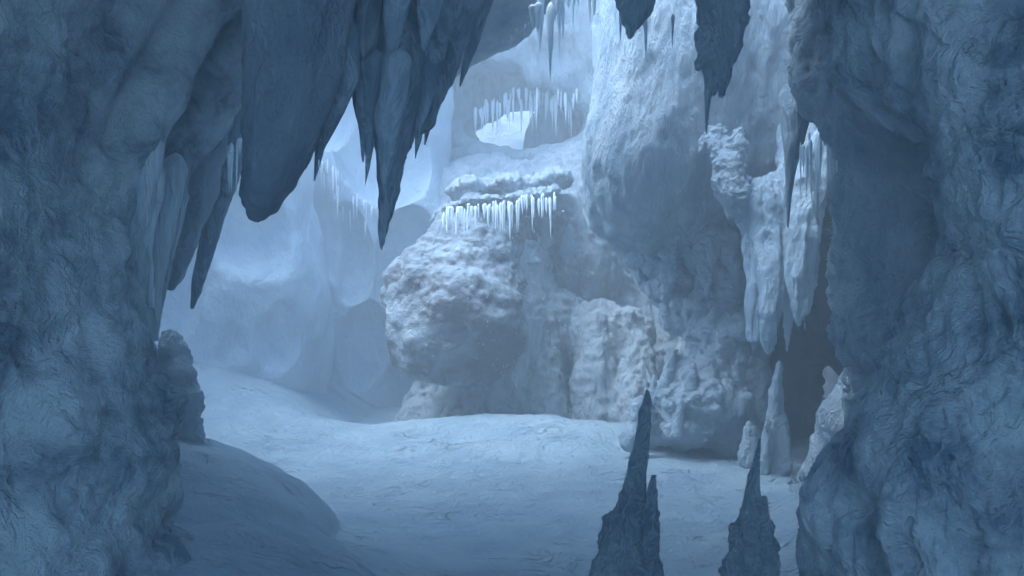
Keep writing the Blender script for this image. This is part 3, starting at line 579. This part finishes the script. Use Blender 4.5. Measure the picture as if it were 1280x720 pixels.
def row(x0, y0, x1, y1, n, d, L, r, jit=6, dj=.3):
    out = []
    for k in range(n):
        t = (k + rnd.uniform(-.6, 1.6)) / n
        out.append((x0 + (x1 - x0) * t, y0 + (y1 - y0) * t + rnd.uniform(-jit, jit), d + rnd.uniform(-dj, dj), (.2 + .9 * rnd.random()**1.5) * L, r * rnd.uniform(.55, 1.3)))
    return out
icicles('icicles over the boulder', 'thin white icicle in the row above the big boulder', row(553, 266, 640, 252, 36, 20.1, 52, 2.0, 4, .22) + row(640, 252, 697, 244, 18, 20.4, 46, 1.9, 4, .2), M_icicle)
icicles('icicles in the glowing opening', 'tiny bright icicle hanging in the opening of the back wall', row(592, 138, 640, 120, 24, 27, 44, 1.9, 7) + row(640, 118, 722, 122, 30, 27, 62, 2.1, 9), M_icicle, onwall='top')
icicles('icicles on the back left wall', 'fine white icicle high on the back wall behind the blunt stalactite', row(394, 200, 424, 215, 8, 22, 36, 1.6) + row(424, 236, 466, 258, 10, 22, 46, 1.7), M_icicle, onwall=True)
icicles('long icicles at the right', 'long clear icicle beside the slender dark stalactite', row(998, 180, 1030, 168, 8, 9.6, 92, 2.6, 8, .1) + row(1028, 165, 1062, 162, 8, 9.5, 105, 2.8, 3, .1), M_iciced)
icicles('dark icicles under the ceiling slab', 'long dark icicle hanging below the rippled ceiling slab', row(664, 10, 720, -20, 12, 11.5, 88, 5.0, 10, .3) + row(718, -30, 752, -30, 5, 11.2, 90, 4.0, 6, .2), M_iciced)
icicles('pale icicles under the slab edge', 'small pale icicle along the far edge of the rippled slab', row(628, 52, 664, 22, 8, 15, 22, 1.6, 3), M_icicle, onwall=True)
for px, py, L, r, lb in ((681, 276, 40, 9, 'shorter glowing white ice column frozen to the brown flowstone'), (711, 286, 46, 10, 'taller glowing white ice column frozen to the brown flowstone'), (667, 318, 16, 9, 'small glowing white ice patch left of the two frozen columns')):
    d = seat(px, py + L * .5, .05) or 21
    V, Q = lathe([(px + 2, py - 6, d, r * .3), (px, py + L * .25, d, r * .7), (px, py + L * .6, d, r), (px, py + L * .85, d, r * .8), (px - 1, py + L, d, r * .2)], 20, 40, .3, 0, px, .03, .12)
    o = obj('ice_column', V, Q, M_knob, base=P3(px, py, d)); tag(o, lb, 'ice column', 'bright frozen columns')
icicles('icicles by the dark stalactite', 'slim bright icicle hugging the blunt stalactite from the left', row(284, 190, 300, 178, 5, 9, 90, 3, 6, .1), M_iciced)
icicles('icicles on the furry bulge', 'faint thin icicle hanging in front of the furry ice bulge', [(776, 8, 9, 46, 3), (806, 10, 9.2, 66, 3.6), (841, 20, 9.4, 40, 2.4)], M_iciced)

# frost spikes along the edge of the right wall
def spikes(spots, name, label, cat, mat):
    Vs, Qs, o = [], [], 0
    for (px, py, d, dx, dy, L, r) in spots:
        a = P3(px, py, d); b = P3(px + dx * L, py + dy * L, d + rnd.uniform(-.05, .05)); ax_ = b - a; ax_ /= np.linalg.norm(ax_)
        s = np.cross(ax_, [0, 1, .1]); s /= np.linalg.norm(s); t = np.cross(ax_, s); rr = r * d / F
        ring = [a + rr * (math.cos(q) * s + math.sin(q) * t) for q in (0, 1.257, 2.513, 3.77, 5.027)]
        Vs += ring + [b]; Qs += [[o + k, o + (k + 1) % 5, o + 5] for k in range(5)]; o += 6
    ob = obj(name, np.array(Vs, np.float32), np.array(Qs), mat, smooth=False); tag(ob, label, cat, kind='stuff')
sp = []
for k in range(70):
    t = rnd.random(); py = 270 + 250 * t
    edge = np.interp(py, [260, 330, 385, 430, 480, 540], [1034, 1036, 1046, 1058, 1054, 1056])
    sp.append((edge + rnd.uniform(2, 14), py, 10 + rnd.uniform(-.6, .3), -1, rnd.uniform(-.5, .7), rnd.uniform(3, 11), rnd.uniform(1, 2.6)))
for k in range(50):
    sp.append((rnd.uniform(985, 1050), 0, 0, 0, 0, 0, 0)); px = sp[-1][0]
    sp[-1] = (px, np.interp(px, [985, 1050], [604, 584]) + rnd.uniform(-2, 4), 11.5, rnd.uniform(-.6, .1), -1, rnd.uniform(5, 14), rnd.uniform(1, 2))
spikes(sp, 'frost_spikes', 'tiny white frost spikes bristling along the right wall edge and its snowy foot', 'frost', M_wall)

# small flakes added to stand in for sparkles in the air
fl_ = []
for k in range(600):
    px, py = rnd.gauss(690, 70), rnd.gauss(360, 110); d = rnd.uniform(15, 19.5)
    fl_.append((px, py, d, rnd.uniform(-1, 1), rnd.uniform(-1, 1), rnd.uniform(.5, 1.5), rnd.uniform(.3, .85)))
spikes(fl_, 'sparkle_flakes', 'tiny added flakes standing in for sparkles before the back wall', 'snow flakes', M_icicle)

# ------------------------------------------------------------------ haze
x0, x1, y0, y1, z0, z1 = -19, 19, -9, 42, -1.5, 15.5
hv = np.array([[x, y, z] for x in (x0, x1) for y in (y0, y1) for z in (z0, z1)], np.float32)
hq = np.array([[0, 1, 3, 2], [4, 6, 7, 5], [0, 4, 5, 1], [2, 3, 7, 6], [0, 2, 6, 4], [1, 5, 7, 3]])
hm = bpy.data.materials.new('haze'); hm.use_nodes = True; n = hm.node_tree
n.nodes.remove(n.nodes['Principled BSDF'])
pv = n.nodes.new('ShaderNodeVolumePrincipled'); pv.inputs['Color'].default_value = (.90, .95, .98, 1); pv.inputs['Density'].default_value = .028; pv.inputs['Anisotropy'].default_value = .2
n.links.new(pv.outputs[0], n.nodes['Material Output'].inputs['Volume'])
hz = obj('haze', hv, hq, hm, base=(0, 0, 0), smooth=False); tag(hz, kind='stuff')
